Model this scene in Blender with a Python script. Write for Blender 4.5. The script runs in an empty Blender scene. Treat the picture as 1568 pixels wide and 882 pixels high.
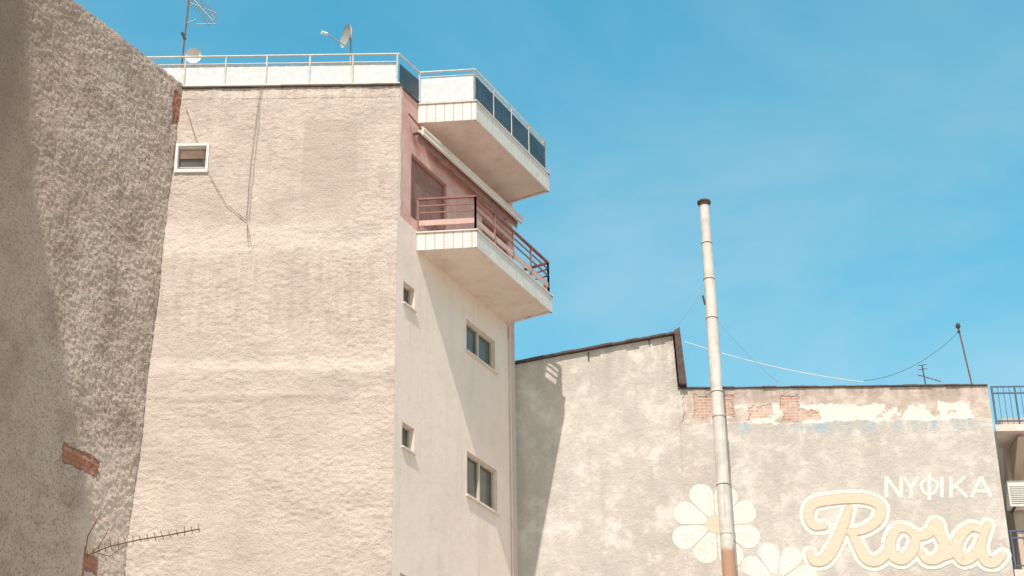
import bpy, math, random
from math import sin, cos, radians, pi
from mathutils import Vector, Matrix, noise
random.seed(3)
sc=bpy.context.scene
sc.view_settings.view_transform='Standard'; sc.view_settings.look='None'; sc.view_settings.exposure=0
# ---------------- camera calibration (measured from the three vanishing points) ---------------
F=2770.0; P=radians(26.1); R=math.asin(.0142); CH=1.6
def ray(px,py):
    X=px-784;U=441-py
    x=X*cos(R)+U*sin(R); u=U*cos(R)-X*sin(R)
    return Vector((x,F*cos(P)-u*sin(P),F*sin(P)+u*cos(P)))
class Wall:
    """vertical wall plane: origin (x,y), azimuth; converts survey sightings to (t,z)"""
    def __init__(s,ox,oy,azdeg):
        a=radians(azdeg); s.o=Vector((ox,oy,0)); s.d=Vector((sin(a),cos(a),0)); s.n=Vector((cos(a),-sin(a),0)); s.az=a
    def p(s,t,z,off=0): return s.o+s.d*t+s.n*off+Vector((0,0,z))
    def s(s,px,py,off=0):
        r=ray(px,py); k=((s.o+s.n*off).dot(s.n))/r.dot(s.n); q=r*k
        return ((q-s.o).dot(s.d), q.z+CH)
    def w(s,px,py,off=0):
        t,z=s.s(px,py,off); return s.p(t,z,off)
FRONT=Wall(-2.28,32,90)      # t negative to the left
SIDE=Wall(-2.28,32,26.5)
LEFT=Wall(-6.81,31.98,207.6) # runs back toward the street
LEFT.n=-LEFT.n
MID=Wall(0,37,90)
SUN=Vector((.20,1.03,-1.58))

# ---------------- mesh helper ---------------
class MB:
    def __init__(s): s.v=[];s.f=[];s.m=[];s.mats=[];s.smooth=[]
    def mi(s,mat):
        if mat not in s.mats: s.mats.append(mat)
        return s.mats.index(mat)
    def face(s,pts,mat,sm=False):
        b=len(s.v); s.v+= [tuple(p) for p in pts]; s.f.append(tuple(range(b,b+len(pts)))); s.m.append(s.mi(mat)); s.smooth.append(sm)
    def prism(s,pts,vec,mat):
        pts=[Vector(p) for p in pts]; q=[p+vec for p in pts]; b=len(s.v); n=len(pts)
        s.v+=[tuple(p) for p in pts+q]; k=s.mi(mat)
        fs=[tuple(range(b,b+n)),tuple(range(b+2*n-1,b+n-1,-1))]+[(b+i,b+n+i,b+n+(i+1)%n,b+(i+1)%n) for i in range(n)]
        for f in fs: s.f.append(f); s.m.append(k); s.smooth.append(False)
    def wbox(s,W,t0,t1,z0,z1,o0,o1,mat):
        s.prism([W.p(t0,z0,o0),W.p(t1,z0,o0),W.p(t1,z1,o0),W.p(t0,z1,o0)],W.n*(o1-o0),mat)
    def bar(s,a,b,w,h,mat):
        a=Vector(a);b=Vector(b); d=(b-a).normalized(); up=Vector((0,0,1))
        if abs(d.z)>.95: up=Vector((0,1,0))
        sd=d.cross(up).normalized(); uu=sd.cross(d).normalized()
        s.prism([a-sd*w/2-uu*h/2,a+sd*w/2-uu*h/2,a+sd*w/2+uu*h/2,a-sd*w/2+uu*h/2],b-a,mat)
    def tube(s,pts,r,mat,n=8):
        pts=[Vector(p) for p in pts]; k=s.mi(mat); rr=r if isinstance(r,(list,tuple)) else [r]*len(pts)
        b=len(s.v)
        for i,p in enumerate(pts):
            d=(pts[min(i+1,len(pts)-1)]-pts[max(i-1,0)]).normalized()
            u=Vector((0,0,1)) if abs(d.z)<.9 else Vector((0,1,0))
            a=d.cross(u).normalized(); c=a.cross(d)
            for j in range(n):
                t=2*pi*j/n; s.v.append(tuple(p+(a*cos(t)+c*sin(t))*rr[i]))
        for i in range(len(pts)-1):
            for j in range(n):
                s.f.append((b+i*n+j,b+i*n+(j+1)%n,b+(i+1)*n+(j+1)%n,b+(i+1)*n+j)); s.m.append(k); s.smooth.append(True)
        for e,rev in ((b,True),(b+(len(pts)-1)*n,False)):
            q=[s.v[e+j] for j in range(n)]
            s.face(q[::-1] if rev else q,mat)
    def done(s,name,parent=None,bevel=0):
        me=bpy.data.meshes.new(name); me.from_pydata(s.v,[],s.f); 
        for m in s.mats: me.materials.append(m)
        me.polygons.foreach_set('material_index',s.m); me.polygons.foreach_set('use_smooth',s.smooth); me.update()
        ob=bpy.data.objects.new(name,me); sc.collection.objects.link(ob)
        if parent:
            ob.parent=parent; ob.matrix_parent_inverse=Matrix.Translation(-parent.location)
        if bevel:
            m=ob.modifiers.new('b','BEVEL'); m.width=bevel; m.segments=2; m.limit_method='ANGLE'
        return ob
def empty(name,loc):
    e=bpy.data.objects.new(name,None); e.location=Vector(loc); sc.collection.objects.link(e); return e

# ---------------- node helper ---------------
class NT:
    def __init__(s,name):
        s.mat=bpy.data.materials.new(name); s.mat.use_nodes=True; s.t=s.mat.node_tree; s.cache={}
        s.b=s.t.nodes['Principled BSDF']; s.co=s.t.nodes.new('ShaderNodeTexCoord').outputs['Object']
    def a(s,ty,props=None,ins=None):
        n=s.t.nodes.new(ty)
        for k,v in (props or {}).items(): setattr(n,k,v)
        for k,v in (ins or {}).items():
            if isinstance(v,bpy.types.NodeSocket): s.t.links.new(v,n.inputs[k])
            else: n.inputs[k].default_value=v
        return n
    def noise(s,scale,detail=3,rough=.55,vec=None,dist=0):
        return s.a('ShaderNodeTexNoise',None,{'Vector':vec or s.co,'Scale':scale,'Detail':min(detail,3),'Roughness':rough,'Distortion':dist}).outputs['Fac']
    def m(s,op,a,b=0.0,c=None,clamp=False):
        i={0:a,1:b}
        if c is not None: i[2]=c
        return s.a('ShaderNodeMath',{'operation':op,'use_clamp':clamp},i).outputs[0]
    def mr(s,v,a,b,c=0.,d=1.): return s.a('ShaderNodeMapRange',{'clamp':True},{0:v,1:a,2:b,3:c,4:d}).outputs[0]
    def mix(s,f,a,b,blend='MIX'):
        a=a if isinstance(a,bpy.types.NodeSocket) else (*a[:3],1); b=b if isinstance(b,bpy.types.NodeSocket) else (*b[:3],1)
        return s.a('ShaderNodeMix',{'data_type':'RGBA','blend_type':blend},{0:f,6:a,7:b}).outputs[2]
    def scale(s,v): return s.a('ShaderNodeVectorMath',{'operation':'MULTIPLY'},{0:s.co,1:v}).outputs[0]
    def set(s,k,v):
        if isinstance(v,bpy.types.NodeSocket): s.t.links.new(v,s.b.inputs[k])
        else: s.b.inputs[k].default_value=v
    def bump(s,h,dist,st=1.):
        s.set('Normal',s.a('ShaderNodeBump',None,{'Height':h,'Distance':dist,'Strength':st}).outputs[0])
    def uv(s,W,amp=0,nscale=3):
        if 'base' not in s.cache:
            dt=s.a('ShaderNodeVectorMath',{'operation':'DOT_PRODUCT'},{0:s.co,1:tuple(W.d)}).outputs['Value']
            s.cache['base']=(s.m('SUBTRACT',dt,W.o.dot(W.d)),s.a('ShaderNodeSeparateXYZ',None,{0:s.co}).outputs[2])
        u,z=s.cache['base']
        if amp:
            if nscale not in s.cache:
                n=s.a('ShaderNodeTexNoise',None,{'Vector':s.co,'Scale':nscale,'Detail':3.5,'Roughness':.68}).outputs['Color']
                s.cache[nscale]=s.a('ShaderNodeSeparateXYZ',None,{0:n})
            q=s.cache[nscale]
            u=s.m('ADD',u,s.m('MULTIPLY',s.m('SUBTRACT',q.outputs[0],.5),amp)); z=s.m('ADD',z,s.m('MULTIPLY',s.m('SUBTRACT',q.outputs[1],.5),amp))
        return u,z
    def rect(s,u,z,u0,u1,z0,z1,soft=.02):
        a=s.m('SUBTRACT',abs(u1-u0)/2,s.m('ABSOLUTE',s.m('SUBTRACT',u,(u0+u1)/2)))
        b=s.m('SUBTRACT',abs(z1-z0)/2,s.m('ABSOLUTE',s.m('SUBTRACT',z,(z0+z1)/2)))
        return s.mr(s.m('MINIMUM',a,b),-soft,soft)
    def brick(s,u,z):
        v=s.a('ShaderNodeCombineXYZ',None,{0:u,1:z}).outputs[0]
        n=s.a('ShaderNodeTexBrick',None,{'Vector':v,'Color1':(.48,.21,.14,1),'Color2':(.58,.33,.24,1),'Mortar':(.56,.48,.42,1),'Scale':1.,'Mortar Size':.010,'Brick Width':.2,'Row Height':.07})
        return n.outputs['Color'],n.outputs['Fac']
def plaster(name,c1,c2,c3,bscale=14,bd=.02,stain=.5,streak=.3,rough=.92,extra=None,fine=60,grain=.3):
    n=NT(name)
    big=n.noise(.55,3,.6); med=n.noise(2.6,3,.68); fin=n.noise(fine,2,.7)
    st=n.noise(1.,3,.6,vec=n.scale((5,5,.35)))
    col=n.mix(n.mr(big,.35,.68),c1,c2)
    col=n.mix(n.m('MULTIPLY',n.mr(med,.5,.72),stain),col,c3)
    col=n.mix(n.m('MULTIPLY',n.mr(st,.52,.75),streak),col,[x*.72 for x in c1])
    col=n.mix(n.mr(fin,.35,.68,.0,grain),col,[x*.55 for x in c2])
    h=n.noise(bscale,3,.7)
    if extra: col,h=extra(n,col,h)
    n.set('Base Color',col); n.set('Roughness',rough); n.b.inputs['Specular IOR Level'].default_value=.2
    n.bump(h,bd)
    return n.mat
def simple(name,c,rough=.6,metal=0,var=.25,scale=8,bd=.003,spec=.4,c2=None):
    n=NT(name); a=n.noise(scale,3,.65)
    n.set('Base Color',n.mix(n.mr(a,.35,.7),c,c2 or [x*(1-var) for x in c])); n.set('Roughness',rough)
    n.set('Metallic',metal); n.b.inputs['Specular IOR Level'].default_value=spec
    return n.mat

# ---------- materials ----------
def ex_front(n,col,h):
    u,z=n.uv(FRONT,.3,2.5)
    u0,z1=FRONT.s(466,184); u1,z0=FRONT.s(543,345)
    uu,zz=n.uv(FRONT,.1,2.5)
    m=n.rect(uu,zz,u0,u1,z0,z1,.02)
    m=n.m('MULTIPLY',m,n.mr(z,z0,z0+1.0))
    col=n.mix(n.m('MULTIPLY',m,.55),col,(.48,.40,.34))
    for (ya,yb,f) in ((345,385,.55),(548,575,.55),(134,150,.6)):
        za=FRONT.s(450,yb)[1]; zb=FRONT.s(450,ya)[1]
        b=n.rect(u,z,-8,0.3,za,zb,.1); col=n.mix(n.m('MULTIPLY',b,f),col,(.75,.66,.585))
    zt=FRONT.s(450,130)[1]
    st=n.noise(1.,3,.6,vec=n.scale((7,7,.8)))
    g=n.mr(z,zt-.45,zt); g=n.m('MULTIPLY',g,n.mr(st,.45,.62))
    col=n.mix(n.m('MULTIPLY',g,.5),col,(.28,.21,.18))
    zc_=FRONT.s(450,150)[1]
    ck=n.m('MULTIPLY',n.rect(uu,zz,-6,0.2,zc_-.01,zc_+.014,.006),n.mr(st,.4,.5))
    col=n.mix(n.m('MULTIPLY',ck,.75),col,(.2,.15,.13))
    dk=n.mr(n.noise(1.,3,.7,vec=n.scale((1.3,1.3,2.0))),.46,.64)
    col=n.mix(n.m('MULTIPLY',dk,.5),col,(.455,.385,.335))
    zz1=FRONT.s(450,385)[1]
    rn=n.m('MULTIPLY',n.rect(u,z,-6,.2,zz1-1.8,zz1,.3),n.mr(st,.48,.62)); col=n.mix(n.m('MULTIPLY',rn,.45),col,(.46,.39,.34))
    zz2=FRONT.s(450,130)[1]
    rn=n.m('MULTIPLY',n.rect(u,z,-6,.2,zz2-3.2,zz2-.3,.4),n.mr(st,.50,.64)); col=n.mix(n.m('MULTIPLY',rn,.35),col,(.47,.40,.35))
    pit=n.mr(n.noise(26,3,.7),.57,.7); col=n.mix(n.m('MULTIPLY',pit,.42),col,(.30,.235,.195))
    return col,h
MF=plaster('stucco_cream',(.69,.592,.518),(.62,.527,.457),(.74,.65,.578),bscale=26,bd=.022,extra=ex_front,streak=.2,grain=.38)
def ex_side(n,col,h):
    u,z=n.uv(SIDE,.22,3)
    zb=SIDE.s(640,355)[1]
    m=n.rect(u,z,.10,9,zb,40,.02)
    m2=n.rect(u,z,4.85,9,zb-.75,40,.02); m=n.m('MAXIMUM',m,m2)
    pk=n.mix(n.mr(n.noise(3,3,.6),.4,.65),(.62,.36,.315),(.70,.46,.41))
    e=n.rect(*n.uv(SIDE,.03,3),4.93,9,-1,zb-.75,.02)
    col=n.mix(n.m('MULTIPLY',e,.6),col,(.40,.32,.28))
    return n.mix(m,col,pk),n.m('SUBTRACT',h,n.m('MULTIPLY',m,.8))
MS=plaster('smooth_plaster_pinkish',(.86,.73,.65),(.80,.665,.585),(.70,.57,.50),bscale=6,bd=.007,stain=.4,streak=.4,extra=ex_side,grain=.12)
def ex_left(n,col,h):
    u,z=n.uv(LEFT,.2,5); bu,bz=n.uv(LEFT)
    msk=None
    for (xa,xb,xr,ya,yb) in ((115,171,117,676,704),(150,172,150,842,868),(268,275,270,140,190)):
        ta=LEFT.s(xa,ya)[0]; tb=LEFT.s(xb,yb)[0]; za=LEFT.s(xr,ya)[1]; zb=LEFT.s(xr,yb)[1]
        q=n.rect(u,z,min(ta,tb),max(ta,tb),min(za,zb),max(za,zb),.012); msk=q if msk is None else n.m('MAXIMUM',msk,q)
    v=n.a('ShaderNodeCombineXYZ',None,{0:bu,1:bz}).outputs[0]
    bc=n.a('ShaderNodeTexBrick',None,{'Vector':v,'Color1':(.44,.15,.09,1),'Color2':(.54,.25,.16,1),'Mortar':(.24,.18,.15,1),'Scale':1.,'Mortar Size':.013,'Brick Width':.24,'Row Height':.1}).outputs['Color']
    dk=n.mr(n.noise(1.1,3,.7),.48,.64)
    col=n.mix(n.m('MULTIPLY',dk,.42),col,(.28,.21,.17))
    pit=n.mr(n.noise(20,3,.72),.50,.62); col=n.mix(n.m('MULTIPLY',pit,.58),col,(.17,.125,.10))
    painted_shade=n.m('MULTIPLY',n.mr(u,4.1,4.7),n.mr(z,LEFT.s(20,330)[1],LEFT.s(20,180)[1])); col=n.mix(n.m('MULTIPLY',painted_shade,.55),col,(.13,.09,.07))  # shade painted into the colour of the upper near end of the wall
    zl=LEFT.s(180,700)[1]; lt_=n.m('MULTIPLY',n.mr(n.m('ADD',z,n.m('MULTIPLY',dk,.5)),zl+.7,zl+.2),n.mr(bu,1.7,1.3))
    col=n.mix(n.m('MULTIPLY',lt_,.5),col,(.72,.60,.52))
    wm=n.mr(bu,2.,4.,0,.4); col=n.mix(wm,col,(.40,.27,.20))  # shaded stretch of wall painted browner, away from the corner
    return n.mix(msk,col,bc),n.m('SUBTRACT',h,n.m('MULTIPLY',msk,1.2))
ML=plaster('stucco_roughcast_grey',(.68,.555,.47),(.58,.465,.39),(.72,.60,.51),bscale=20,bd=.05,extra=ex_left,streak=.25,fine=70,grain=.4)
TX,TZ=MID.s(1270,590)
def ex_mid(n,col,h):
    u,z=n.uv(MID,.45,1.6); bu,bz=n.uv(MID); u2,z2=n.uv(MID,.36,5)
    a=n.noise(1.7,3,.72)
    col=n.mix(n.m('MULTIPLY',n.mr(a,.50,.66),.6),col,(.75,.715,.66))
    col=n.mix(n.m('MULTIPLY',n.mr(a,.47,.38),.4),col,(.42,.405,.38))
    ra=MID.s(1355,690); rb=MID.s(1500,880)
    rr=n.rect(*n.uv(MID,.05,5),ra[0],rb[0],rb[1],ra[1],.01); col=n.mix(n.m('MULTIPLY',rr,.35),col,(.51,.465,.42))
    xs=MID.s(1045,640)[0]
    zb=MID.s(1270,646)[1]
    band=n.rect(u,z,xs,12,zb,25,.012)
    blue=n.rect(u2,z2,MID.s(1130,600)[0],MID.s(1500,600)[0],zb-.24,zb+.14,.1)
    st=n.noise(1.,3,.6,vec=n.scale((6,6,.6)))
    bl=n.m('MULTIPLY',n.mr(st,.46,.60,0.,.85),n.mr(a,.40,.52,.35,1.))
    col=n.mix(n.m('MULTIPLY',blue,bl),col,(.33,.45,.50))
    bcol=n.mix(n.mr(a,.42,.58),(.47,.39,.335),(.61,.53,.465))
    top=n.mr(z2,TZ-.42,TZ+.1)
    bcol=n.mix(n.m('MULTIPLY',top,n.mr(st,.4,.6,0.05,.75)),bcol,(.23,.17,.145))
    peel=n.rect(u,z2,xs+.6,MID.s(1485,600)[0],zb-.04,zb+.42,.02)
    bcol=n.mix(n.m('MULTIPLY',peel,n.mr(n.noise(1.5,3,.66),.45,.475)),bcol,(.80,.72,.635))
    col=n.mix(band,col,bcol)
    bm=None
    for (xa,ya,xb,yb) in ((1062,604,1124,638),(1146,622,1184,640),(1194,606,1226,642),(1210,628,1256,643)):
        ta,za=MID.s(xa,ya); tb,zb2=MID.s(xb,yb); q=n.rect(u2,z2,ta,tb,zb2,za,.012); bm=q if bm is None else n.m('MAXIMUM',bm,q)
    bc,bf=n.brick(bu,bz); col=n.mix(n.m('MULTIPLY',bm,n.mr(a,.42,.56,.92,.6)),col,bc)
    return col,n.m('SUBTRACT',n.m('SUBTRACT',h,n.m('MULTIPLY',band,.9)),n.m('MULTIPLY',bm,1.2))
MM=plaster('weathered_plaster',(.61,.56,.505),(.54,.49,.44),(.67,.62,.565),bscale=9,bd=.022,extra=ex_mid,streak=.5,fine=45,grain=.34)
def ex_gab(n,col,h):
    a=n.noise(1.7,3,.72)
    col=n.mix(n.m('MULTIPLY',n.mr(a,.50,.66),.6),col,(.75,.715,.66))
    col=n.mix(n.m('MULTIPLY',n.mr(a,.47,.38),.4),col,(.42,.41,.375))
    z=n.uv(MID)[1]
    st=n.noise(1.,3,.6,vec=n.scale((4,4,.3)))
    col=n.mix(n.m('MULTIPLY',n.mr(z,TZ-.5,TZ+1.5),n.mr(st,.45,.62,0,.6)),col,(.36,.31,.27))
    return col,h
MG=plaster('weathered_plaster_gable',(.61,.56,.505),(.54,.49,.44),(.67,.62,.565),bscale=9,bd=.022,extra=ex_gab,streak=.5,fine=45,grain=.34)
def ex_sof(n,col,h):
    return n.mix(n.m('MULTIPLY',n.mr(n.noise(1.6,3,.7),.50,.66),.35),col,(.54,.42,.34)),h
SOFF=plaster('soffit_paint',(.78,.69,.62),(.72,.62,.54),(.62,.51,.44),bscale=6,bd=.006,grain=.1,extra=ex_sof)
WHITEP=simple('white_paint',(.8,.77,.72),.6,var=.12,bd=.004)
PANEL=NT('white_panel')
_w=PANEL.a('ShaderNodeTexVoronoi',None,{'Vector':PANEL.co,'Scale':11.}).outputs['Distance']
PANEL.set('Base Color',PANEL.mix(PANEL.mr(_w,.15,.6),(.76,.77,.74),(.55,.59,.59))); PANEL.set('Roughness',.6); PANEL=PANEL.mat
BLUEP=simple('blue_grey_panel',(.055,.085,.115),.4,var=.4,scale=2,bd=.002,spec=.3)
RAILW=simple('cream_rail_paint',(.72,.64,.54),.5,var=.25)
RAILR=simple('red_brown_rail_paint',(.28,.12,.10),.6,var=.35)
PLANK=simple('faded_rail_board',(.64,.44,.38),.7,var=.25)
DARK=simple('dark_metal',(.08,.065,.06),.7,.2,var=.4)
ROOFM=simple('roof_sheet_brown',(.12,.085,.07),.8,.0,var=.45,bd=.01)
RUST=simple('rusty_metal',(.25,.12,.07),.85,.2,var=.5,scale=15)
GREY=simple('galvanised',(.45,.44,.42),.5,.4,var=.3)
FRAMEW=simple('window_frame_alu',(.60,.54,.46),.6,.0,var=.2)
SHUT=simple('shutter_red_brown',(.36,.19,.16),.65,var=.25)
GL=NT('window_glass'); GL.set('Base Color',GL.mix(GL.noise(1.5,3),(.06,.07,.06),(.15,.15,.125))); GL.set('Roughness',.1); GL.b.inputs['Specular IOR Level'].default_value=.5; GL=GL.mat
CURT=simple('curtain_pale',(.5,.46,.38),.8,var=.3,scale=3)
WIRE=simple('cable_black',(.12,.105,.095),.6,var=.3)
WIREG=simple('cable_grey',(.30,.25,.22),.6,var=.3)
n=NT('mosaic_tile_white')
u,z=n.uv(SIDE); vv=n.a('ShaderNodeCombineXYZ',None,{0:u,1:z}).outputs[0]
bt=n.a('ShaderNodeTexBrick',{'offset':0.0},{'Vector':vv,'Color1':(.82,.78,.72,1),'Color2':(.74,.69,.63,1),'Mortar':(.48,.42,.37,1),'Scale':1.,'Mortar Size':.006,'Brick Width':.07,'Row Height':.06})
n.set('Base Color',n.mix(n.m('MULTIPLY',n.mr(n.noise(3,3,.7),.5,.7),.4),bt.outputs['Color'],(.52,.42,.34))); n.set('Roughness',.5); MOS=n.mat
n=NT('flue_paint')
z=n.a('ShaderNodeSeparateXYZ',None,{0:n.co}).outputs[2]
zr=MID.s(1115,842,.6)[1]
pc=n.mix(n.mr(n.noise(2.5,3,.7),.42,.66),(.68,.655,.61),(.55,.525,.485))
pc=n.mix(n.mr(n.noise(1,3,.7,vec=n.scale((9,9,1.1))),.54,.70,0,.5),pc,(.38,.29,.235))
pc=n.mix(n.mr(n.m('ADD',z,n.m('MULTIPLY',n.noise(6),.3)),zr+.25,zr+.1),pc,(.46,.27,.19))
n.set('Base Color',pc); n.set('Roughness',.7); n.b.inputs['Specular IOR Level'].default_value=.25; FLUE=n.mat

# ---------- ground ----------
mb=MB(); GM=simple('concrete_ground',(.42,.36,.31),.9,var=.2,scale=.8,spec=.2)
mb.face([(-1500,-1500,0),(1500,-1500,0),(1500,1500,0),(-1500,1500,0)],GM); mb.done('ground')

# ---------- dense displaced wall ----------
def dense(name,W,t0,t1,z0,z1,step,fn,mat,parent,hole=None,lean=None):
    nt=int(round(abs(t1-t0)/step)); nz=int(round((z1-z0)/step)); vs=[];fs=[]
    for j in range(nz+1):
        z=z0+(z1-z0)*j/nz
        for i in range(nt+1):
            t=t0+(t1-t0)*i/nt; p=W.p(t,z); p+=W.n*fn(t,z,p)
            if lean: p.x+=lean(z)
            vs.append(p[:])
    for j in range(nz):
        for i in range(nt):
            if hole:
                tc=t0+(t1-t0)*(i+.5)/nt; zc=z0+(z1-z0)*(j+.5)/nz
                if hole[0]<tc<hole[1] and hole[2]<zc<hole[3]: continue
            a=j*(nt+1)+i; fs.append((a,a+1,a+nt+2,a+nt+1))
    me=bpy.data.meshes.new(name); me.from_pydata(vs,[],fs); me.materials.append(mat)
    me.polygons.foreach_set('use_smooth',[True]*len(fs))
    ob=bpy.data.objects.new(name,me); sc.collection.objects.link(ob); ob.parent=parent; ob.matrix_parent_inverse=Matrix.Translation(-parent.location)
    return ob
def fbm(p,s,o=3): return noise.fractal(p*s,.9,2.1,o)

# ================= APARTMENT BUILDING =================
AB=empty('apartment_building',(-3,34,0))
ztop=FRONT.s(613,131)[1]
wt0,wz1=FRONT.s(273,224); wt1,wz0=FRONT.s(315,260)
pu0,pz1=FRONT.s(466,184); pu1,pz0=FRONT.s(543,345)
def ff(t,z,p):
    k=.7+.8*max(0,noise.noise(Vector((p.x*.5,9,p.z*.5)))+.3)
    if pu0<t<pu1 and pz0<z<pz1: k*=.45
    a=fbm(Vector((p.x,0,p.z*1.5)),9,3)*.0105*k+fbm(Vector((p.x*.45,3,p.z)),2.2,3)*.010
    for zb,w,h in ((FRONT.s(450,350)[1],.12,.014),(FRONT.s(450,566)[1],.1,.02),(FRONT.s(450,605)[1],.08,.016)):
        zz=z+noise.noise(Vector((p.x*1.2,zb,0)))*.07
        a+=h*math.exp(-((zz-zb)/w)**2)*(.6+.6*noise.noise(Vector((p.x*.8,zb,3))))
    e=1-min(1,abs(t)/.35)
    a+=e*noise.noise(Vector((1,p.z*1.5,5)))*.03
    return a-.01
dense('front_wall',FRONT,-5.6,0,9.5,ztop,.026,ff,MF,AB,hole=(wt0,wt1,wz0,wz1))
mb=MB(); mb.face([FRONT.p(-5.6,0),FRONT.p(0,0),FRONT.p(0,9.5),FRONT.p(-5.6,9.5)],MF); mb.done('front_wall_base',AB)
mb=MB(); fw=.045
for (a,b,c,d) in ((wt0-fw,wt1+fw,wz1-.01,wz1+fw),(wt0-fw,wt1+fw,wz0-fw-.02,wz0+.01),(wt0-fw,wt0+.01,wz0+.01,wz1-.01),(wt1-.01,wt1+fw,wz0+.01,wz1-.01)):
    mb.wbox(FRONT,a,b,c,d,-.15,.035,WHITEP)
mb.wbox(FRONT,wt0,wt1,wz0,wz1,-.16,-.15,GL)
mb.wbox(FRONT,wt0+.02,wt1-.02,wz1-.22,wz1-.03,-.149,-.12,PLANK)
mb.wbox(FRONT,wt0+.01,wt1-.01,wz0+.11,wz0+.135,-.149,-.11,FRAMEW)
mb.done('front_window',AB,.008)

SL=5.2
def wallopen(mb,W,t0,t1,z0,z1,ops,mat,depth=.16):
    ts=sorted({t0,t1,*[o[0] for o in ops],*[o[1] for o in ops]}); zs=sorted({z0,z1,*[o[2] for o in ops],*[o[3] for o in ops]})
    for i in range(len(ts)-1):
        for j in range(len(zs)-1):
            tc=(ts[i]+ts[i+1])/2; zc=(zs[j]+zs[j+1])/2
            if any(o[0]<tc<o[1] and o[2]<zc<o[3] for o in ops): continue
            mb.face([W.p(ts[i],zs[j]),W.p(ts[i+1],zs[j]),W.p(ts[i+1],zs[j+1]),W.p(ts[i],zs[j+1])],mat)
    for a,b,c,d in ops:
        q=[W.p(a,c),W.p(b,c),W.p(b,d),W.p(a,d)]
        for k in range(4): mb.face([q[k],q[(k+1)%4],q[(k+1)%4]-W.n*depth,q[k]-W.n*depth],mat)
def opx(xa,ytop,ybot,xb):
    ta,z1=SIDE.s(xa,ytop); _,z0=SIDE.s(xa,ybot); tb,_=SIDE.s(xb,ytop+30); return (ta,tb,z0,z1)
O1=opx(714,488,536,758); O2=opx(715,690,757,761)
s1=opx(618,430,463,635); s2=opx(616,645,683,634)
O3=(O1[0],O1[1],O2[2]-3,O2[3]-3); s3=(s2[0],s2[1],s2[2]-3,s2[3]-3)
ts,z1=SIDE.s(630,234); te,_=SIDE.s(684,275); _,z0=SIDE.s(630,312)
SH=(ts,te,z0-.3,z1)
td,_=SIDE.s(738,300); te2,_=SIDE.s(778,330); DO=(td,te2,SIDE.s(640,355)[1]+.02,z1)
ops=[O1,O2,O3,s1,s2,s3,SH,DO]
mb=MB(); wallopen(mb,SIDE,0,SL,0,ztop,ops,MS); mb.done('side_wall',AB)
mb=MB()
for o in (O1,O2,O3):
    a,b,c,d=o
    mb.wbox(SIDE,a,b,c,d,-.16,-.13,GL)
    mb.wbox(SIDE,a+.04,a+.25,c,d,-.129,-.125,CURT)
    f=.045
    for r in ((a,b,d-f,d),(a,b,c,c+f),(a,a+f,c+f,d-f),(b-f,b,c+f,d-f),((a+b)/2-f*.7,(a+b)/2+f*.7,c+f,d-f)): mb.wbox(SIDE,*r,-.124,-.07,FRAMEW)
    mb.wbox(SIDE,a-.05,b+.05,c-.05,c-.003,-.06,.05,SOFF)
for o in (s1,s2,s3):
    a,b,c,d=o; f=.03
    mb.wbox(SIDE,a,b,c,d,-.16,-.14,GL)
    for r in ((a,b,d-f,d),(a,b,c,c+f),(a,a+f,c+f,d-f),(b-f,b,c+f,d-f)): mb.wbox(SIDE,*r,-.139,-.09,FRAMEW)
    mb.wbox(SIDE,a-.03,b+.03,c-.04,c-.003,-.06,.05,SOFF)
mb.done('side_windows',AB,.003)
mb=MB()
for o in (SH,DO):
    a,b,c,d=o; k=int((d-c)/.05)
    for i in range(k): mb.wbox(SIDE,a+.04,b-.04,c+(d-c)*i/k,c+(d-c)*(i+.86)/k,-.12,-.09,SHUT)
    mb.wbox(SIDE,a,b,c,d,-.15,-.13,DARK)
    mb.wbox(SIDE,a,a+.04,c,d,-.12,-.05,SHUT); mb.wbox(SIDE,b-.04,b,c,d,-.12,-.05,SHUT); mb.wbox(SIDE,a+.04,b-.04,d-.05,d,-.12,-.04,SHUT)
mb.done('shutters',AB,.002)
mb=MB()
C=SIDE.p(SL,0); fp=[SIDE.p(0,0),C,C+Vector((-.6,5,0)),Vector((-9,41,0)),Vector((-7.88,32,0))]
for i in range(1,4):
    a=fp[i]; b=fp[(i+1)]; up=Vector((0,0,ztop)); mb.face([a,b,b+up,a+up],MG)
mb.face([p+Vector((0,0,ztop-.02)) for p in fp],GM); mb.done('body',AB)
mb=MB(); zc=ztop
k=9
for i in range(k):
    a=-5.6+5.63*i/k; b=-5.6+5.63*(i+1)/k
    mb.wbox(FRONT,a,b-.004,zc,zc+.035+random.random()*.012,-.2,.025+random.random()*.015,ROOFM)
mb.wbox(FRONT,-5.6,.0,zc+.052,zc+.09,-.2,.0,SOFF)
mb.wbox(SIDE,.1,.78,zc-.02,zc+.045,-.2,.03,ROOFM)
mb.done('roof_coping',AB,.006)
E=Vector((.996,-.085,0)).normalized()
zrail=FRONT.s(610,81)[1]; zpt=FRONT.s(610,94)[1]
mb=MB()
posts=[FRONT.s(x,100)[0] for x in (283,345,408,474,540,608)]+[-5.5]
for t in posts: mb.tube([FRONT.p(t,zc+.05,-.04),FRONT.p(t,zrail,-.04)],.017,RAILW)
mb.tube([FRONT.p(-5.6,zrail,-.04),FRONT.p(-.03,zrail,-.04)],.022,RAILW)
mb.tube([FRONT.p(-5.6,zpt+.02,-.04),FRONT.p(-.03,zpt+.02,-.04)],.014,RAILW)
pa=FRONT.p(-.03,0,-.04)
I0=SIDE.p(.77,0,0.0); N0=I0+E*1.24; F0=N0+SIDE.d*3.54
zU0=CH+19.92; zU1=CH+20.36
N1=N0-E*.05+SIDE.d*.05; F1=F0-SIDE.d*.06-E*.05; I1=I0+SIDE.d*.05
FI=SIDE.p(4.85,0); FI1=SIDE.p(4.8,0)
V=lambda z:Vector((0,0,z))
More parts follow.
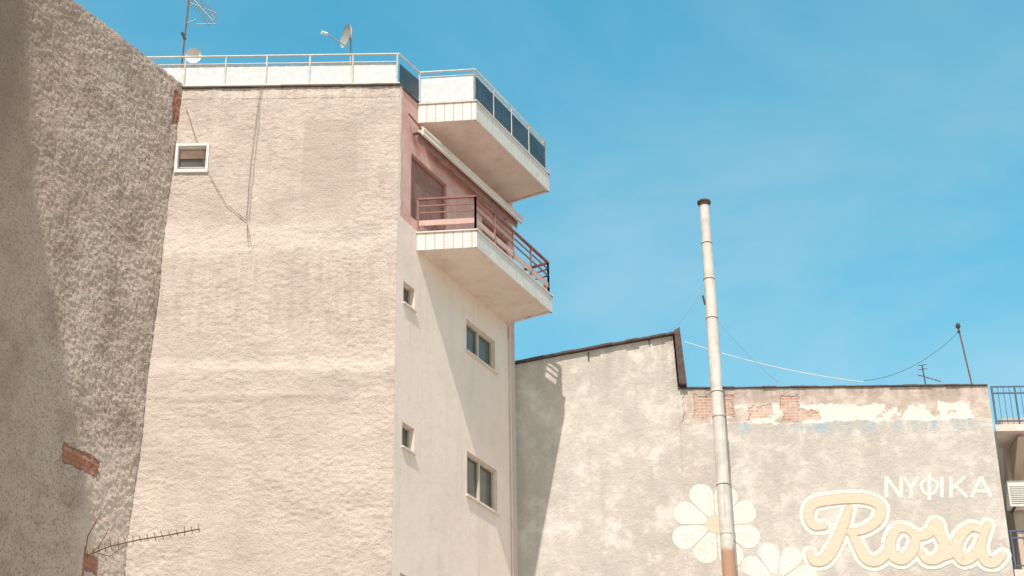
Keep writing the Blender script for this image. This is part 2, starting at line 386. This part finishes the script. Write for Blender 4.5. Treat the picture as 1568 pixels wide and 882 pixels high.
mb.tube([pa+V(zrail),I1+V(zrail-.02)],.02,RAILW)
mb.tube([I1+V(zc),I1+V(zrail)],.02,RAILW)
zb2=CH+21.2
def railrun(pts,zs,post_z0,post_z1,step,mat,r=.018):
    for z,rr in zs: mb.tube([p+V(z) for p in pts],rr,mat)
    for a,b in zip(pts[:-1],pts[1:]):
        L=(b-a).length; k=max(1,round(L/step))
        for i in range(k+1):
            p=a+(b-a)*i/k; mb.tube([p+V(post_z0),p+V(post_z1)],r,mat)
railrun([I1,N1,F1,FI1],[(zb2,.022),(zb2-.13,.014),(zU1+.06,.012)],zU1,zb2,.9,RAILW,.016)
mb.done('roof_railing',AB)
mb=MB()
for a,b in zip([-5.6]+[FRONT.s(x,100)[0] for x in (345,408,474,540)],[FRONT.s(x,100)[0] for x in (345,408,474,540,608)]):
    mb.wbox(FRONT,a+.02,b-.02,zc+.1,zpt,-.075,-.065,PANEL)
def vpanel(a,b,z0,z1,mat,th=.008):
    d=(b-a).normalized(); a=a+d*.03; b=b-d*.03; s=d.cross(V(1))
    mb.prism([a+V(z0),b+V(z0),b+V(z1),a+V(z1)],s*th,mat)
vpanel(pa,I1,zc+.1,zpt-.02,BLUEP)
vpanel(I1,N1,zU1+.08,zb2-.17,PANEL)
for i in range(4): vpanel(N1+(F1-N1)*i/4,N1+(F1-N1)*(i+1)/4,zU1+.08,zb2-.17,BLUEP)
vpanel(F1,FI1,zU1+.08,zb2-.17,PANEL)
mb.done('railing_panels',AB)
def slab(z0,z1,name):
    mb=MB(); pts=[I0,N0,F0,FI]
    cen=(I0+N0+F0+FI)/4
    ins=[p+(cen-p)*.035 for p in pts]; ins[0]=I0+SIDE.d*.03; ins[3]=FI-SIDE.d*.03
    mb.prism([p+V(z0+.03) for p in ins],V(z1-z0-.06),SOFF)
    th=.05
    for a,b in ((I0,N0),(N0,F0),(F0,FI)):
        d=(b-a).normalized(); s=-d.cross(V(1))
        if s.dot(cen-a)<0: s=-s
        mb.prism([a+V(z0),b+V(z0),b+V(z1),a+V(z1)],s*th,MOS)
        o=-s*.025
        mb.prism([a+o-d*.025+V(z1+.002),b+o+d*.025+V(z1+.002),b+o+d*.025+V(z1+.035),a+o-d*.025+V(z1+.035)],s*.12,SOFF)
    mb.done(name,AB,.004)
slab(zU0,zU1,'upper_balcony_slab')
zL0=CH+16.9; zL1=CH+17.28
slab(zL0,zL1,'lower_balcony_slab')
mb=MB(); zt=CH+18.1
for a,b in ((I1,N1),(N1,F1),(F1,FI1)):
    mb.bar(a+V(zt),b+V(zt),.06,.04,RAILR)
    for h in (.24,.40): mb.bar(a+V(zt-h+.08),b+V(zt-h+.08),.018,.035,RAILR)
    mb.bar(a+V(zL1+.26),b+V(zL1+.26),.02,.12,PLANK)
    L=(b-a).length; k=max(1,round(L/.85))
    for i in range(k+1):
        p=a+(b-a)*i/k; mb.bar(p+V(zL1+.03),p+V(zt-.02),.045,.045,RAILR)
mb.done('lower_balcony_railing',AB)
mb=MB(); a=Vector((-1.84,32.3,CH+19.52)); b=Vector((.215,36.3,CH+19.52))
mb.tube([a,b],.075,SOFF,12); mb.bar(a+Vector((.03,-.02,-.1)),b+Vector((.03,-.02,-.1)),.05,.06,WHITEP)
for f in (.03,.5,.97):
    p=a+(b-a)*f; mb.bar(p,p-SIDE.n*.36+V(.05),.04,.04,DARK)
mb.tube([a+V(.02),a+Vector((-.26,-.05,.36))],.02,RUST)
vs=[];k=40
for i in range(k+1):
    q=a+(b-a)*(i/k); w_=noise.noise(Vector((i*.35,0,0)))
    vs.append((q-SIDE.n*.06+V(-.05),q-SIDE.n*(.10+.03*w_)+V(-.22-.05*w_)))
for i in range(k): mb.face([vs[i][0],vs[i+1][0],vs[i+1][1],vs[i][1]],SHUT)
mb.done('awning',AB)
mb=MB()
mb.tube([SIDE.p(4.9,zL0-.05,.03),SIDE.p(4.9,1,.03)],.018,SOFF)
mb.done('drainpipe',AB)
mb=MB()
def cable(mb,W,pts,r,mat,off=.03):
    P3=[W.w(x,y) +W.n*off for x,y in pts]; out=[]
    for i in range(len(P3)-1):
        for k in range(5):
            q=P3[i]+(P3[i+1]-P3[i])*k/5; out.append(q+Vector((noise.noise(q*4)*.02,0,0)))
    out.append(P3[-1]); mb.tube(out,r,mat,6)
cable(mb,FRONT,[(400,130),(396,160),(384,250),(378,330),(380,372)],.0055,WIREG)
cable(mb,FRONT,[(403,130),(400,150),(389,255),(381,340)],.004,WIREG)
cable(mb,FRONT,[(285,165),(296,200),(318,262),(345,312),(378,338)],.0055,WIREG)
cable(mb,FRONT,[(366,330),(378,338),(384,372)],.005,WIREG)
mb.done('wall_cables',AB)

# ================= STUCCO BUILDING (left) =================
LB=empty('stucco_building',(-9,26,0))
lt=FRONT.s(280,131)[1]
lean=lambda z:-.034*min(max(lt-z,0),11.5)
def fl(t,z,p):
    a=fbm(Vector((t,0,z)),12,3)*.014+fbm(Vector((t,7,z)),4,3)*.014+fbm(Vector((t*1.3,2,z)),.6,2)*.035
    return a
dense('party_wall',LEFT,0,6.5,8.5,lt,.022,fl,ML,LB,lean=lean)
mb=MB()
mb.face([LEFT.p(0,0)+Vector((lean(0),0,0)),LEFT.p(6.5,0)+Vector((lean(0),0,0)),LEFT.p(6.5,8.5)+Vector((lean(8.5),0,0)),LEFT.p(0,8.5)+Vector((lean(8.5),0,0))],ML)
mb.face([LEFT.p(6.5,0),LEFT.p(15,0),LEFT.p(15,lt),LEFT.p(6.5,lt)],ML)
back=[LEFT.p(0,0),LEFT.p(15,0),LEFT.p(15,0)+Vector((-9,2,0)),LEFT.p(0,0)+Vector((-9,-.02,0))]
for i in (1,2):
    a=back[i];b=back[(i+1)%4]; mb.face([a,b,b+V(lt-.03),a+V(lt-.03)],MG)
mb.face([p+V(lt-.03) for p in back],GM)
for i in range(50):
    t=i*.13; h=random.uniform(.0,.035)
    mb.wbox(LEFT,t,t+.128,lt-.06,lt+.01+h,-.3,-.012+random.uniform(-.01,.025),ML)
mb.done('body',LB,.008)
S=[(.6,7.5),(1.63,10.47),(2.27,12.49),(4.14,16.8),(4.68,19.75),(5.0,23),(13,23),(13,7.5)]
mb=MB(); L=8
pts=[LEFT.p(m,z+CH)-SUN*L for m,z in S]
mb.prism(pts,-LEFT.n*7,ML); mb.done('shadow_caster',LB)  # unseen mass, shaped along the sun direction to cast the party wall shadow

# ================= GABLE BUILDING =================
GB=empty('gable_building',(1.5,40,0))
x0=-2.2
def mz(px,py): t,z=MID.s(px,py); return t,z
A=mz(792,558);B=mz(858,545);Cc=mz(1030,514);Dd=mz(1038,594)
sl=(B[1]-A[1])/(B[0]-A[0])
zx0=A[1]-(A[0]-x0)*sl
xg=Dd[0]
mb=MB()
mb.prism([MID.p(x0,0),MID.p(xg-.002,0),MID.p(xg-.002,Dd[1]),MID.p(Cc[0],Cc[1]),MID.p(B[0],B[1]),MID.p(A[0],A[1]),MID.p(x0,zx0)],Vector((0,6,0)),MG)
mb.done('gable_wall',GB)
mb=MB()
def roofstrip(a,b,ov=.10,th=.05):
    k=9
    for i in range(k):
        f0=i/k; f1=(i+1)/k; o=ov+random.uniform(-.03,.03); dz=random.uniform(-.008,.012)
        a3=MID.p(a[0]+(b[0]-a[0])*f0,a[1]+(b[1]-a[1])*f0+dz,o);b3=MID.p(a[0]+(b[0]-a[0])*f1-.003,a[1]+(b[1]-a[1])*f1+dz,o)
        mb.prism([a3,b3,b3+V(th),a3+V(th)],Vector((0,6.3,0)),ROOFM)
tp=(Cc[0]+.1,Cc[1]+(Cc[1]-B[1])/(Cc[0]-B[0])*.1)
roofstrip((x0,zx0+.01),(B[0],B[1]+.01)); roofstrip((B[0],B[1]+.012),(tp[0],tp[1]+.012))
q0=MID.s(1040,506); q1=MID.s(1051,591)
mb.prism([MID.p(q0[0]-.13,q0[1]-.06,.14),MID.p(q0[0]+.0,q0[1]+.03,.14),MID.p(q1[0],q1[1],.14),MID.p(q1[0]-.17,q1[1],.14)],Vector((.5,6.2,0)),ROOFM)
for px,py in ((900,540),(993,516)):
    t,z=MID.s(px,py); mb.wbox(MID,t,t+.025,z-.2,z,.003,.03,ROOFM)
mb.done('roof_sheets',GB,.004)

# ================= MURAL BUILDING =================
RB=empty('mural_building',(7,40,0))
x1=MID.s(1512,590)[0]; zt0=MID.s(1038,596)[1]; zt1=MID.s(1512,591)[1]
mb=MB(); mb.prism([MID.p(xg,0),MID.p(x1,0),MID.p(x1,zt1),MID.p(xg,zt0)],Vector((-.2,7,0)),MM); mb.done('walls',RB)
mb=MB(); k=22
for i in range(k):
    a=xg+(x1-xg)*i/k; b=xg+(x1-xg)*(i+1)/k; za=zt0+(zt1-zt0)*i/k
    mb.wbox(MID,a,b-.003,za+.003,za+.03+random.random()*.015,-.3,.02+random.random()*.03,ROOFM)
mb.done('coping',RB,.004)
def paint(name,c,wear,wc=(.60,.545,.49)):
    n=NT(name); a=n.noise(3.5,3,.75); b=n.noise(14,3,.7)
    f=n.m('ADD',n.mr(a,.40,.64,0.06,wear),n.mr(b,.48,.72,0,wear))
    n.set('Base Color',n.mix(f,c,wc)); n.set('Roughness',.9); n.bump(n.noise(9,3,.7),.018); n.b.inputs['Specular IOR Level'].default_value=.2; return n.mat
PW=paint('mural_white_paint',(.80,.765,.71),.42); PP=paint('mural_peach_paint',(.74,.57,.43),.38,(.68,.58,.50)); PB=paint('mural_brown_paint',(.60,.46,.35),.42,(.62,.55,.48))
def cr(pts,k=10,closed=False):
    n=len(pts); out=[]; P=[Vector(p) for p in pts]
    rng=range(n) if closed else range(n-1)
    for i in rng:
        if closed: p0,p1,p2,p3=P[i-1],P[i],P[(i+1)%n],P[(i+2)%n]
        else: p0,p1,p2,p3=P[max(i-1,0)],P[i],P[i+1],P[min(i+2,n-1)]
        for j in range(k):
            t=j/k; out.append(.5*((2*p1)+(-p0+p2)*t+(2*p0-5*p1+4*p2-p3)*t*t+(-p0+3*p1-3*p2+p3)*t**3))
    out.append(P[0] if closed else P[-1]); return out
lay=[0.003]
def ribbon(mb,pts,w,mat,caps=True,base=None):
    """flat painted stroke laid on the wall"""
    Q=[Vector(MID.s(p[0],p[1])) for p in pts]
    n=len(Q); off=lay[0] if base is None else base
    prev=None; hw=[(w(i/(n-1)) if callable(w) else w)*37/2600/2 for i in range(n)]
    for i in range(n):
        d=(Q[min(i+1,n-1)]-Q[max(i-1,0)]); d.normalize(); s=Vector((-d.y,d.x))
        o=off+.00002*i
        cur=(Q[i]+s*hw[i],Q[i]-s*hw[i])
        if prev: mb.face([MID.p(*prev[0],o),MID.p(*prev[1],o),MID.p(*cur[1],o),MID.p(*cur[0],o)],mat)
        prev=cur
    if caps:
        for e in (0,n-1):
            o2=off+(.00002*(n+3) if e else -.0002)
            mb.face([MID.p(Q[e].x+hw[e]*cos(a*pi/8),Q[e].y+hw[e]*sin(a*pi/8),o2) for a in range(16)],mat)
mb=MB()
for st in ([(1357,762),(1357,730),(1380,762),(1380,730)],[(1384,730),(1395,747),(1406,730)],[(1395,746),(1395,763)],[(1423,726),(1423,766)],
           [(1442,730),(1442,762)],[(1456,730),(1456,762)],[(1478,730),(1457,748)],[(1462,743),(1481,762)],[(1487,762),(1502,730),(1518,762)],[(1493,752),(1512,752)]):
    for a,b in zip(st[:-1],st[1:]):
        ribbon(mb,[a,b],5.6,PW,False); lay[0]+=.0002
ribbon(mb,cr([(1423,734),(1434,739),(1435,747),(1430,755),(1423,757),(1416,755),(1411,747),(1412,739)],6,True),5,PW,False)
mb.done('painted_lettering_small',RB)
strokes=[cr([(1262,806),(1246,806),(1238,790),(1246,772),(1280,765),(1322,764),(1347,775),(1344,797),(1322,812),(1300,815)]),
 cr([(1300,778),(1293,800),(1280,832),(1264,856),(1247,860),(1240,848)]),
 cr([(1302,814),(1312,832),(1324,854),(1340,860),(1356,850),(1364,834)]),
 cr([(1392,812),(1376,810),(1364,828),(1366,850),(1382,857),(1398,842),(1401,822),(1390,812)]),
 cr([(1396,815),(1410,822),(1424,815),(1434,802),(1438,818),(1446,836),(1438,855),(1420,858),(1410,848)]),
 cr([(1438,855),(1456,846),(1466,832)]),
 cr([(1502,812),(1486,808),(1470,822),(1464,842),(1474,858),(1490,852),(1502,834),(1508,812)]),
 cr([(1512,804),(1502,836),(1508,858),(1522,862),(1536,850)])]
mb=MB(); lay[0]=.003
for s in strokes: ribbon(mb,s,lambda f:25+4*sin(f*pi),PW,base=lay[0]); lay[0]+=.0005
mb.done('painted_script_outline',RB)
mb=MB(); lay[0]=lay[0]+.002
for s in strokes: ribbon(mb,s,lambda f:11.5+6*sin(f*pi),PB,base=lay[0]); lay[0]+=.0005
mb.done('painted_script_edge',RB)
mb=MB(); lay[0]=lay[0]+.002
for s in strokes: ribbon(mb,s,lambda f:9+6*sin(f*pi),PP,base=lay[0]); lay[0]+=.0005
mb.done('painted_script_fill',RB)
mb=MB()
def daisy(cx,cy,r,n,rot):
    c=Vector(MID.s(cx,cy)); k=37/2600
    for i in range(n):
        a=rot+2*pi*i/n; d=Vector((cos(a),sin(a))); s=Vector((-d.y,d.x)); L=r*k*random.uniform(.93,1.05); w=r*.265*k
        prof=[(.17,.2),(.35,.5),(.55,.8),(.72,1),(.84,.97),(.94,.7),(1.,.25)]
        pts=[c+d*L*q+s*w*h for q,h in prof]+[c+d*L*q-s*w*h for q,h in reversed(prof)]
        mb.face([MID.p(p.x,p.y,.003+.0002*i) for p in pts],PW)
    mb.face([MID.p(c.x+cos(a*pi/10)*r*.22*k,c.y+sin(a*pi/10)*r*.22*k,.006) for a in range(20)],PP)
daisy(1096,803,68,8,.39); daisy(1190,890,58,8,.2)
mb.done('painted_daisies',RB)

# ================= FLUE =================
fo=.6; PX=MID.s(1078,310,fo)[0]; ztp=MID.s(1078,312,fo)[1]
FL=empty('chimney_flue',(PX,37-fo,0))
mb=MB()
jz=[MID.s(1080,y,fo)[1] for y in (372,427,487,600,742)]
zs=[0]+sorted(jz)+[ztp]
base=Vector((PX,37-fo,0)); r=.112
for i,(a,b) in enumerate(zip(zs[:-1],zs[1:])):
    rr=r+.006*(len(zs)-2-i)
    tl=Vector((random.uniform(-.008,.008),0,0))
    mb.tube([base+V(a)+tl,base+V(b)],rr,FLUE,32)
    if i<len(zs)-2: mb.tube([base+V(b-.02),base+V(b+.012)],rr+.008,FLUE,32); mb.tube([base+V(b-.035),base+V(b-.02)],rr+.003,DARK,32)
mb.done('flue_sections',FL)
mb=MB(); mb.tube([base+V(ztp-.06),base+V(ztp-.02)],r+.01,ROOFM,28); mb.tube([base+V(ztp-.0),base+V(ztp+.01),base+V(ztp+.06),base+V(ztp+.09)],[r+.03,r+.045,r+.04,r-.02],ROOFM,28)
for y in (640,820):
    z=MID.s(1080,y,fo)[1]; mb.tube([base+V(z),base+V(z+.02)],r+.032,GREY,28)
    mb.bar(base+Vector((0,.12,z+.01)),base+Vector((0,fo,z+.01)),.03,.02,DARK)
z=MID.s(1080,460,fo)[1]; mb.bar(base+Vector((-.13,0,z-.1)),base+Vector((-.17,0,z+.12)),.04,.03,DARK)
mb.done('cap_and_brackets',FL)

# ================= WIRES =================
def wire(mb,a,b,sag,r,mat,n=24):
    a=Vector(a);b=Vector(b); mb.tube([a+(b-a)*i/n+V(-sag*4*(i/n)*(1-i/n)) for i in range(n+1)],r,mat,5)
mb=MB()
wire(mb,MID.w(1048,523,.3),MID.w(1322,585,0),.12,.009,WHITEP)
wire(mb,MID.w(1092,482,.6),MID.w(1192,586,0),.1,.004,GREY)
wire(mb,MID.w(1322,583,0),MID.w(1468,508,-.5),.25,.006,WIRE)
wire(mb,MID.w(1070,452,.6),MID.w(1020,512,.1),.1,.004,GREY)
mb.done('overhead_wires')
mb=MB()
p0=MID.w(1488,588,-.5); p1=MID.w(1467,500,-.5)
mb.tube([p0,p1],.018,RUST); mb.tube([p1+V(-.05),p1+V(0),p1+V(.05),p1+V(.09)],[.03,.06,.05,.015],DARK,10); mb.tube([p1+V(-.15),p1+V(-.11)],.035,DARK)
mb.done('antenna_mast')
mb=MB(); p0=MID.w(1417,588,-.5); p1=MID.w(1412,560,-.5)
mb.tube([p0,p1],.014,DARK); a=MID.w(1405,574,-.5); b=MID.w(1440,584,-.8); mb.tube([a,b],.011,DARK)
for i in range(7):
    q=a+(b-a)*i/6; mb.tube([q+Vector((-.03,.1,.08)),q-Vector((-.03,.1,.08))],.006,GREY)
for dz in (-.1,0): mb.tube([p1+Vector((-.1,0,dz)),p1+Vector((.1,0,dz+.03))],.008,DARK)
mb.done('tv_antenna')

# ================= ROOFTOP ANTENNAS =================
RW=Wall(-2.28,33,90)
mb=MB(); a=RW.w(277,100); b=RW.w(291,-15)
mb.tube([a-V(.6),b],.018,RUST)
s,t_=RW.w(290,-8),RW.w(326,32)
mb.tube([s,t_],.014,GREY)
for i in range(12):
    q=s+(t_-s)*i/11; mb.tube([q+Vector((-.13,.15,-.04)),q+Vector((.15,-.15,.05))],.008,GREY)
s2_,t2_=RW.w(291,4),RW.w(331,20); mb.tube([s2_,t2_],.01,GREY)
mb.tube([RW.w(300,37),RW.w(334,36)],.01,GREY); mb.tube([RW.w(324,20),RW.w(332,37)],.01,GREY); mb.tube([RW.w(306,-3),RW.w(330,-3)],.008,GREY)
mb.tube([RW.w(283,60),RW.w(279,50)],.03,DARK)
mb.tube([RW.w(284,36),RW.w(300,30)],.01,GREY)
mb.done('tv_antenna')
def dish(name,c,axis,rad,mat,depth=.22,mast=None,arm=True):
    mb=MB(); axis=Vector(axis).normalized(); u=axis.cross(V(1)).normalized(); v=u.cross(axis); k=mb.mi(mat)
    rings=8; seg=28; b=len(mb.v)
    for off in (0,-.012):
        for i in range(rings+1):
            f=i/rings
            for j in range(seg):
                t=2*pi*j/seg; mb.v.append(tuple(c+(u*cos(t)+v*sin(t))*rad*f+axis*(depth*rad*(f*f-1)+off)))
    N=(rings+1)*seg
    for o in (0,N):
        for i in range(rings):
            for j in range(seg):
                q=(b+o+i*seg+j,b+o+i*seg+(j+1)%seg,b+o+(i+1)*seg+(j+1)%seg,b+o+(i+1)*seg+j)
                mb.f.append(q if o else q[::-1]); mb.m.append(k); mb.smooth.append(True)
    for j in range(seg):
        mb.f.append((b+rings*seg+j,b+rings*seg+(j+1)%seg,b+N+rings*seg+(j+1)%seg,b+N+rings*seg+j)); mb.m.append(k); mb.smooth.append(False)
    if arm:
        f=c+axis*rad*1.7-v*rad*.35
        mb.tube([c-v*rad*.95,f],.016,GREY); mb.tube([c+u*rad*.7-v*rad*.3,f],.006,GREY)
        mb.tube([f-axis*.03,f+axis*.1],[.035,.04],WHITEP,12)
    if mast is not None:
        mb.tube([mast,Vector((mast.x,mast.y,c.z+.25))],.022,GREY)
        mb.bar(c-axis*depth*rad,Vector((mast.x,mast.y,c.z)),.06,.1,GREY)
    return mb.done(name)
DISHM=simple('dish_grey_white',(.42,.42,.40),.6,var=.2)
c=RW.w(529,55); dish('satellite_dish',c,(-.90,-.50,.02),.27,DISHM,mast=Vector((c.x+.12,c.y+.05,ztop-.02)))
c=RW.w(296,85); dish('satellite_dish',c,(.05,-.92,-.12),.18,WHITEP,depth=.5,mast=Vector((c.x,c.y+.14,ztop-.02)),arm=False)

YW=Wall(0,29.7,90)
mb=MB()
m0=YW.w(130,845); mb.tube([Vector((m0.x,m0.y,9.2)),m0+V(.1)],.02,RUST)
mb.bar(Vector((m0.x,m0.y,9.6)),Vector((m0.x-.3,m0.y+.9,9.6)),.03,.03,RUST)
bm=[YW.w(*p) for p in ((134,850),(170,836),(215,826),(260,819),(305,810))]
mb.tube(bm,.012,RUST)
for i in range(17):
    f=i/16*4; k=min(int(f),3); q=bm[k]+(bm[k+1]-bm[k])*(f-k); l=.05+.03*random.random()
    d=Vector((random.uniform(-.35,.1),-.8,.9)).normalized(); mb.tube([q-d*l,q+d*l*1.4],.006,RUST,5)
cv=[YW.w(*p) for p in ((130,850),(134,822),(146,800),(156,786))]; mb.tube(cv,[.014,.012,.01,.005],RUST)
cv=[YW.w(*p) for p in ((134,852),(150,838),(162,820),(166,808))]; mb.tube(cv,[.012,.01,.008,.004],RUST)
cv=[YW.w(*p) for p in ((132,850),(145,846),(168,852),(190,836))]; mb.tube(cv,.008,RUST)
mb.done('rusty_tv_antenna')

# ================= BALCONY BUILDING (far right) =================
BB=empty('balcony_building',(13,42,0))
BW=Wall(0,39.2,90)
WALLB=plaster('beige_render',(.64,.51,.43),(.58,.46,.38),(.68,.57,.49),bscale=8,bd=.008)
BRAIL=simple('blue_rail_paint',(.10,.15,.23),.5,var=.3)
bx=BW.s(1540,700)[0]
mb=MB(); mb.prism([BW.p(bx,0),BW.p(bx+6,0),BW.p(bx+6,BW.s(1560,640)[1]),BW.p(bx,BW.s(1560,640)[1])],Vector((.5,6,0)),WALLB); mb.done('walls',BB)
mb=MB()
for (ys,xs,hr) in ((650,1524,59),(872,1553,60)):
    t,zs_=BW.s(xs,ys,1.0)
    mb.prism([BW.p(t,zs_-.16,1.0),BW.p(t+5,zs_-.16,1.0),BW.p(t+5,zs_,1.0),BW.p(t,zs_,1.0)],Vector((.3,1.05,0)),SOFF)
    zr_=BW.s(xs,ys-hr,1.0)[1]
    for z in (zr_,zr_-.16,zs_+.1): mb.bar(BW.p(t+.03,z,.95),BW.p(t+4.9,z,.95),.03,.03,BRAIL)
    mb.bar(BW.p(t+.03,zr_,.95),BW.p(t+.33,zr_,.02),.03,.03,BRAIL)
    for i in range(26): mb.bar(BW.p(t+.05+i*.13,zs_,.95),BW.p(t+.05+i*.13,zr_,.95),.012,.012,BRAIL)
    for i in range(7): mb.bar(BW.p(t+.03+i*.042,zs_,.95-i*.14),BW.p(t+.03+i*.042,zr_,.95-i*.14),.012,.012,BRAIL)
    for i in (0,4,9,18): mb.bar(BW.p(t+.05+i*.13,zs_,.95),BW.p(t+.05+i*.13,zr_,.95),.035,.035,BRAIL)
t,zb=BW.s(1530,668,.9); 
mb.prism([BW.p(bx+.1,zb,.0),BW.p(bx+.1,zb,.85),BW.p(bx+.1,zb-.75,.0)],Vector((.18,0,0)),WALLB)
mb.done('balconies',BB)
mb=MB(); ta,za=BW.s(1541,737,.3); tb,zb=BW.s(1580,776,.3)
mb.wbox(BW,ta,tb,zb,za,.05,.35,WHITEP)
for i in range(9): z=zb+.06+i*.05; mb.wbox(BW,ta+.03,tb-.03,z,z+.018,.352,.36,GREY)
mb.bar(BW.p(ta+.1,zb-.03,.0),BW.p(ta+.1,zb-.03,.36),.03,.04,DARK)
mb.done('air_conditioner',BB,.01)

# ================= LIGHT =================
w=bpy.data.worlds.new('World'); sc.world=w; w.use_nodes=True; nt=w.node_tree; bg=nt.nodes['Background']
ts_=-SUN.normalized(); el=math.asin(ts_.z); rot=math.atan2(ts_.x,ts_.y)
sk=nt.nodes.new('ShaderNodeTexSky'); sk.sky_type='NISHITA'; sk.sun_disc=False; sk.sun_elevation=el; sk.sun_rotation=rot; sk.ozone_density=1.0; sk.air_density=1.0; sk.dust_density=.6
tc=nt.nodes.new('ShaderNodeTexCoord')
def wn(ty,props=None,ins=None):
    n=nt.nodes.new(ty)
    for k,v in (props or {}).items(): setattr(n,k,v)
    for k,v in (ins or {}).items():
        if isinstance(v,bpy.types.NodeSocket): nt.links.new(v,n.inputs[k])
        else: n.inputs[k].default_value=v
    return n
tint=wn('ShaderNodeMix',{'data_type':'RGBA','blend_type':'MULTIPLY'},{0:1.,6:sk.outputs[0],7:(.34,1.62,1.50,1)})
# thin cirrus haze: thicker toward the horizon, streaky
vm=wn('ShaderNodeMapping',None,{0:tc.outputs['Generated'],2:(.2,.5,.5),3:(2.2,1.6,4.0)})
no=wn('ShaderNodeTexNoise',None,{'Vector':vm.outputs[0],'Scale':1.8,'Detail':5.,'Roughness':.58,'Distortion':.4})
mrn=wn('ShaderNodeMapRange',None,{0:no.outputs['Fac'],1:.32,2:.74,3:0.08,4:.72})
sz=wn('ShaderNodeSeparateXYZ',None,{0:tc.outputs['Generated']})
hf=wn('ShaderNodeMapRange',{'interpolation_type':'SMOOTHSTEP'},{0:sz.outputs[2],1:.66,2:.28,3:.22,4:1.0})
mm=wn('ShaderNodeMath',{'operation':'MULTIPLY'},{0:mrn.outputs[0],1:hf.outputs[0]})
cl=wn('ShaderNodeMix',{'data_type':'RGBA'},{0:mm.outputs[0],6:tint.outputs[2],7:(4.3,5.4,5.6,1)})
dp=wn('ShaderNodeVectorMath',{'operation':'DOT_PRODUCT'},{0:tc.outputs['Generated'],1:tuple(ts_)})  # warm glow around the sun, added behind the camera as fill light
hz=wn('ShaderNodeMapRange',{'interpolation_type':'SMOOTHSTEP'},{0:dp.outputs['Value'],1:.15,2:.95,3:0.,4:.8})
h2=wn('ShaderNodeMix',{'data_type':'RGBA'},{0:hz.outputs[0],6:cl.outputs[2],7:(7.3,5.3,4.4,1)})
nt.links.new(h2.outputs[2],bg.inputs[0]); bg.inputs[1].default_value=.148
sd=bpy.data.lights.new('sun','SUN'); sd.energy=5.0; sd.angle=radians(.5); sd.color=(1,.915,.835)
so=bpy.data.objects.new('sun',sd); sc.collection.objects.link(so); so.rotation_euler=ts_.to_track_quat('Z','Y').to_euler(); so.location=(-5,-20,40)

# ================= CAMERA =================
cd=bpy.data.cameras.new('camera'); cam=bpy.data.objects.new('camera',cd); sc.collection.objects.link(cam)
cd.sensor_width=36; cd.lens=F/1568*36; cd.clip_end=5000
fw=Vector((0,cos(P),sin(P))); up0=Vector((0,-sin(P),cos(P))); rt0=Vector((1,0,0))
rt=rt0*cos(R)-up0*sin(R); up=rt0*sin(R)+up0*cos(R)
m=Matrix((rt,up,-fw)).transposed().to_4x4(); m.translation=Vector((0,0,CH)); cam.matrix_world=m
sc.camera=cam
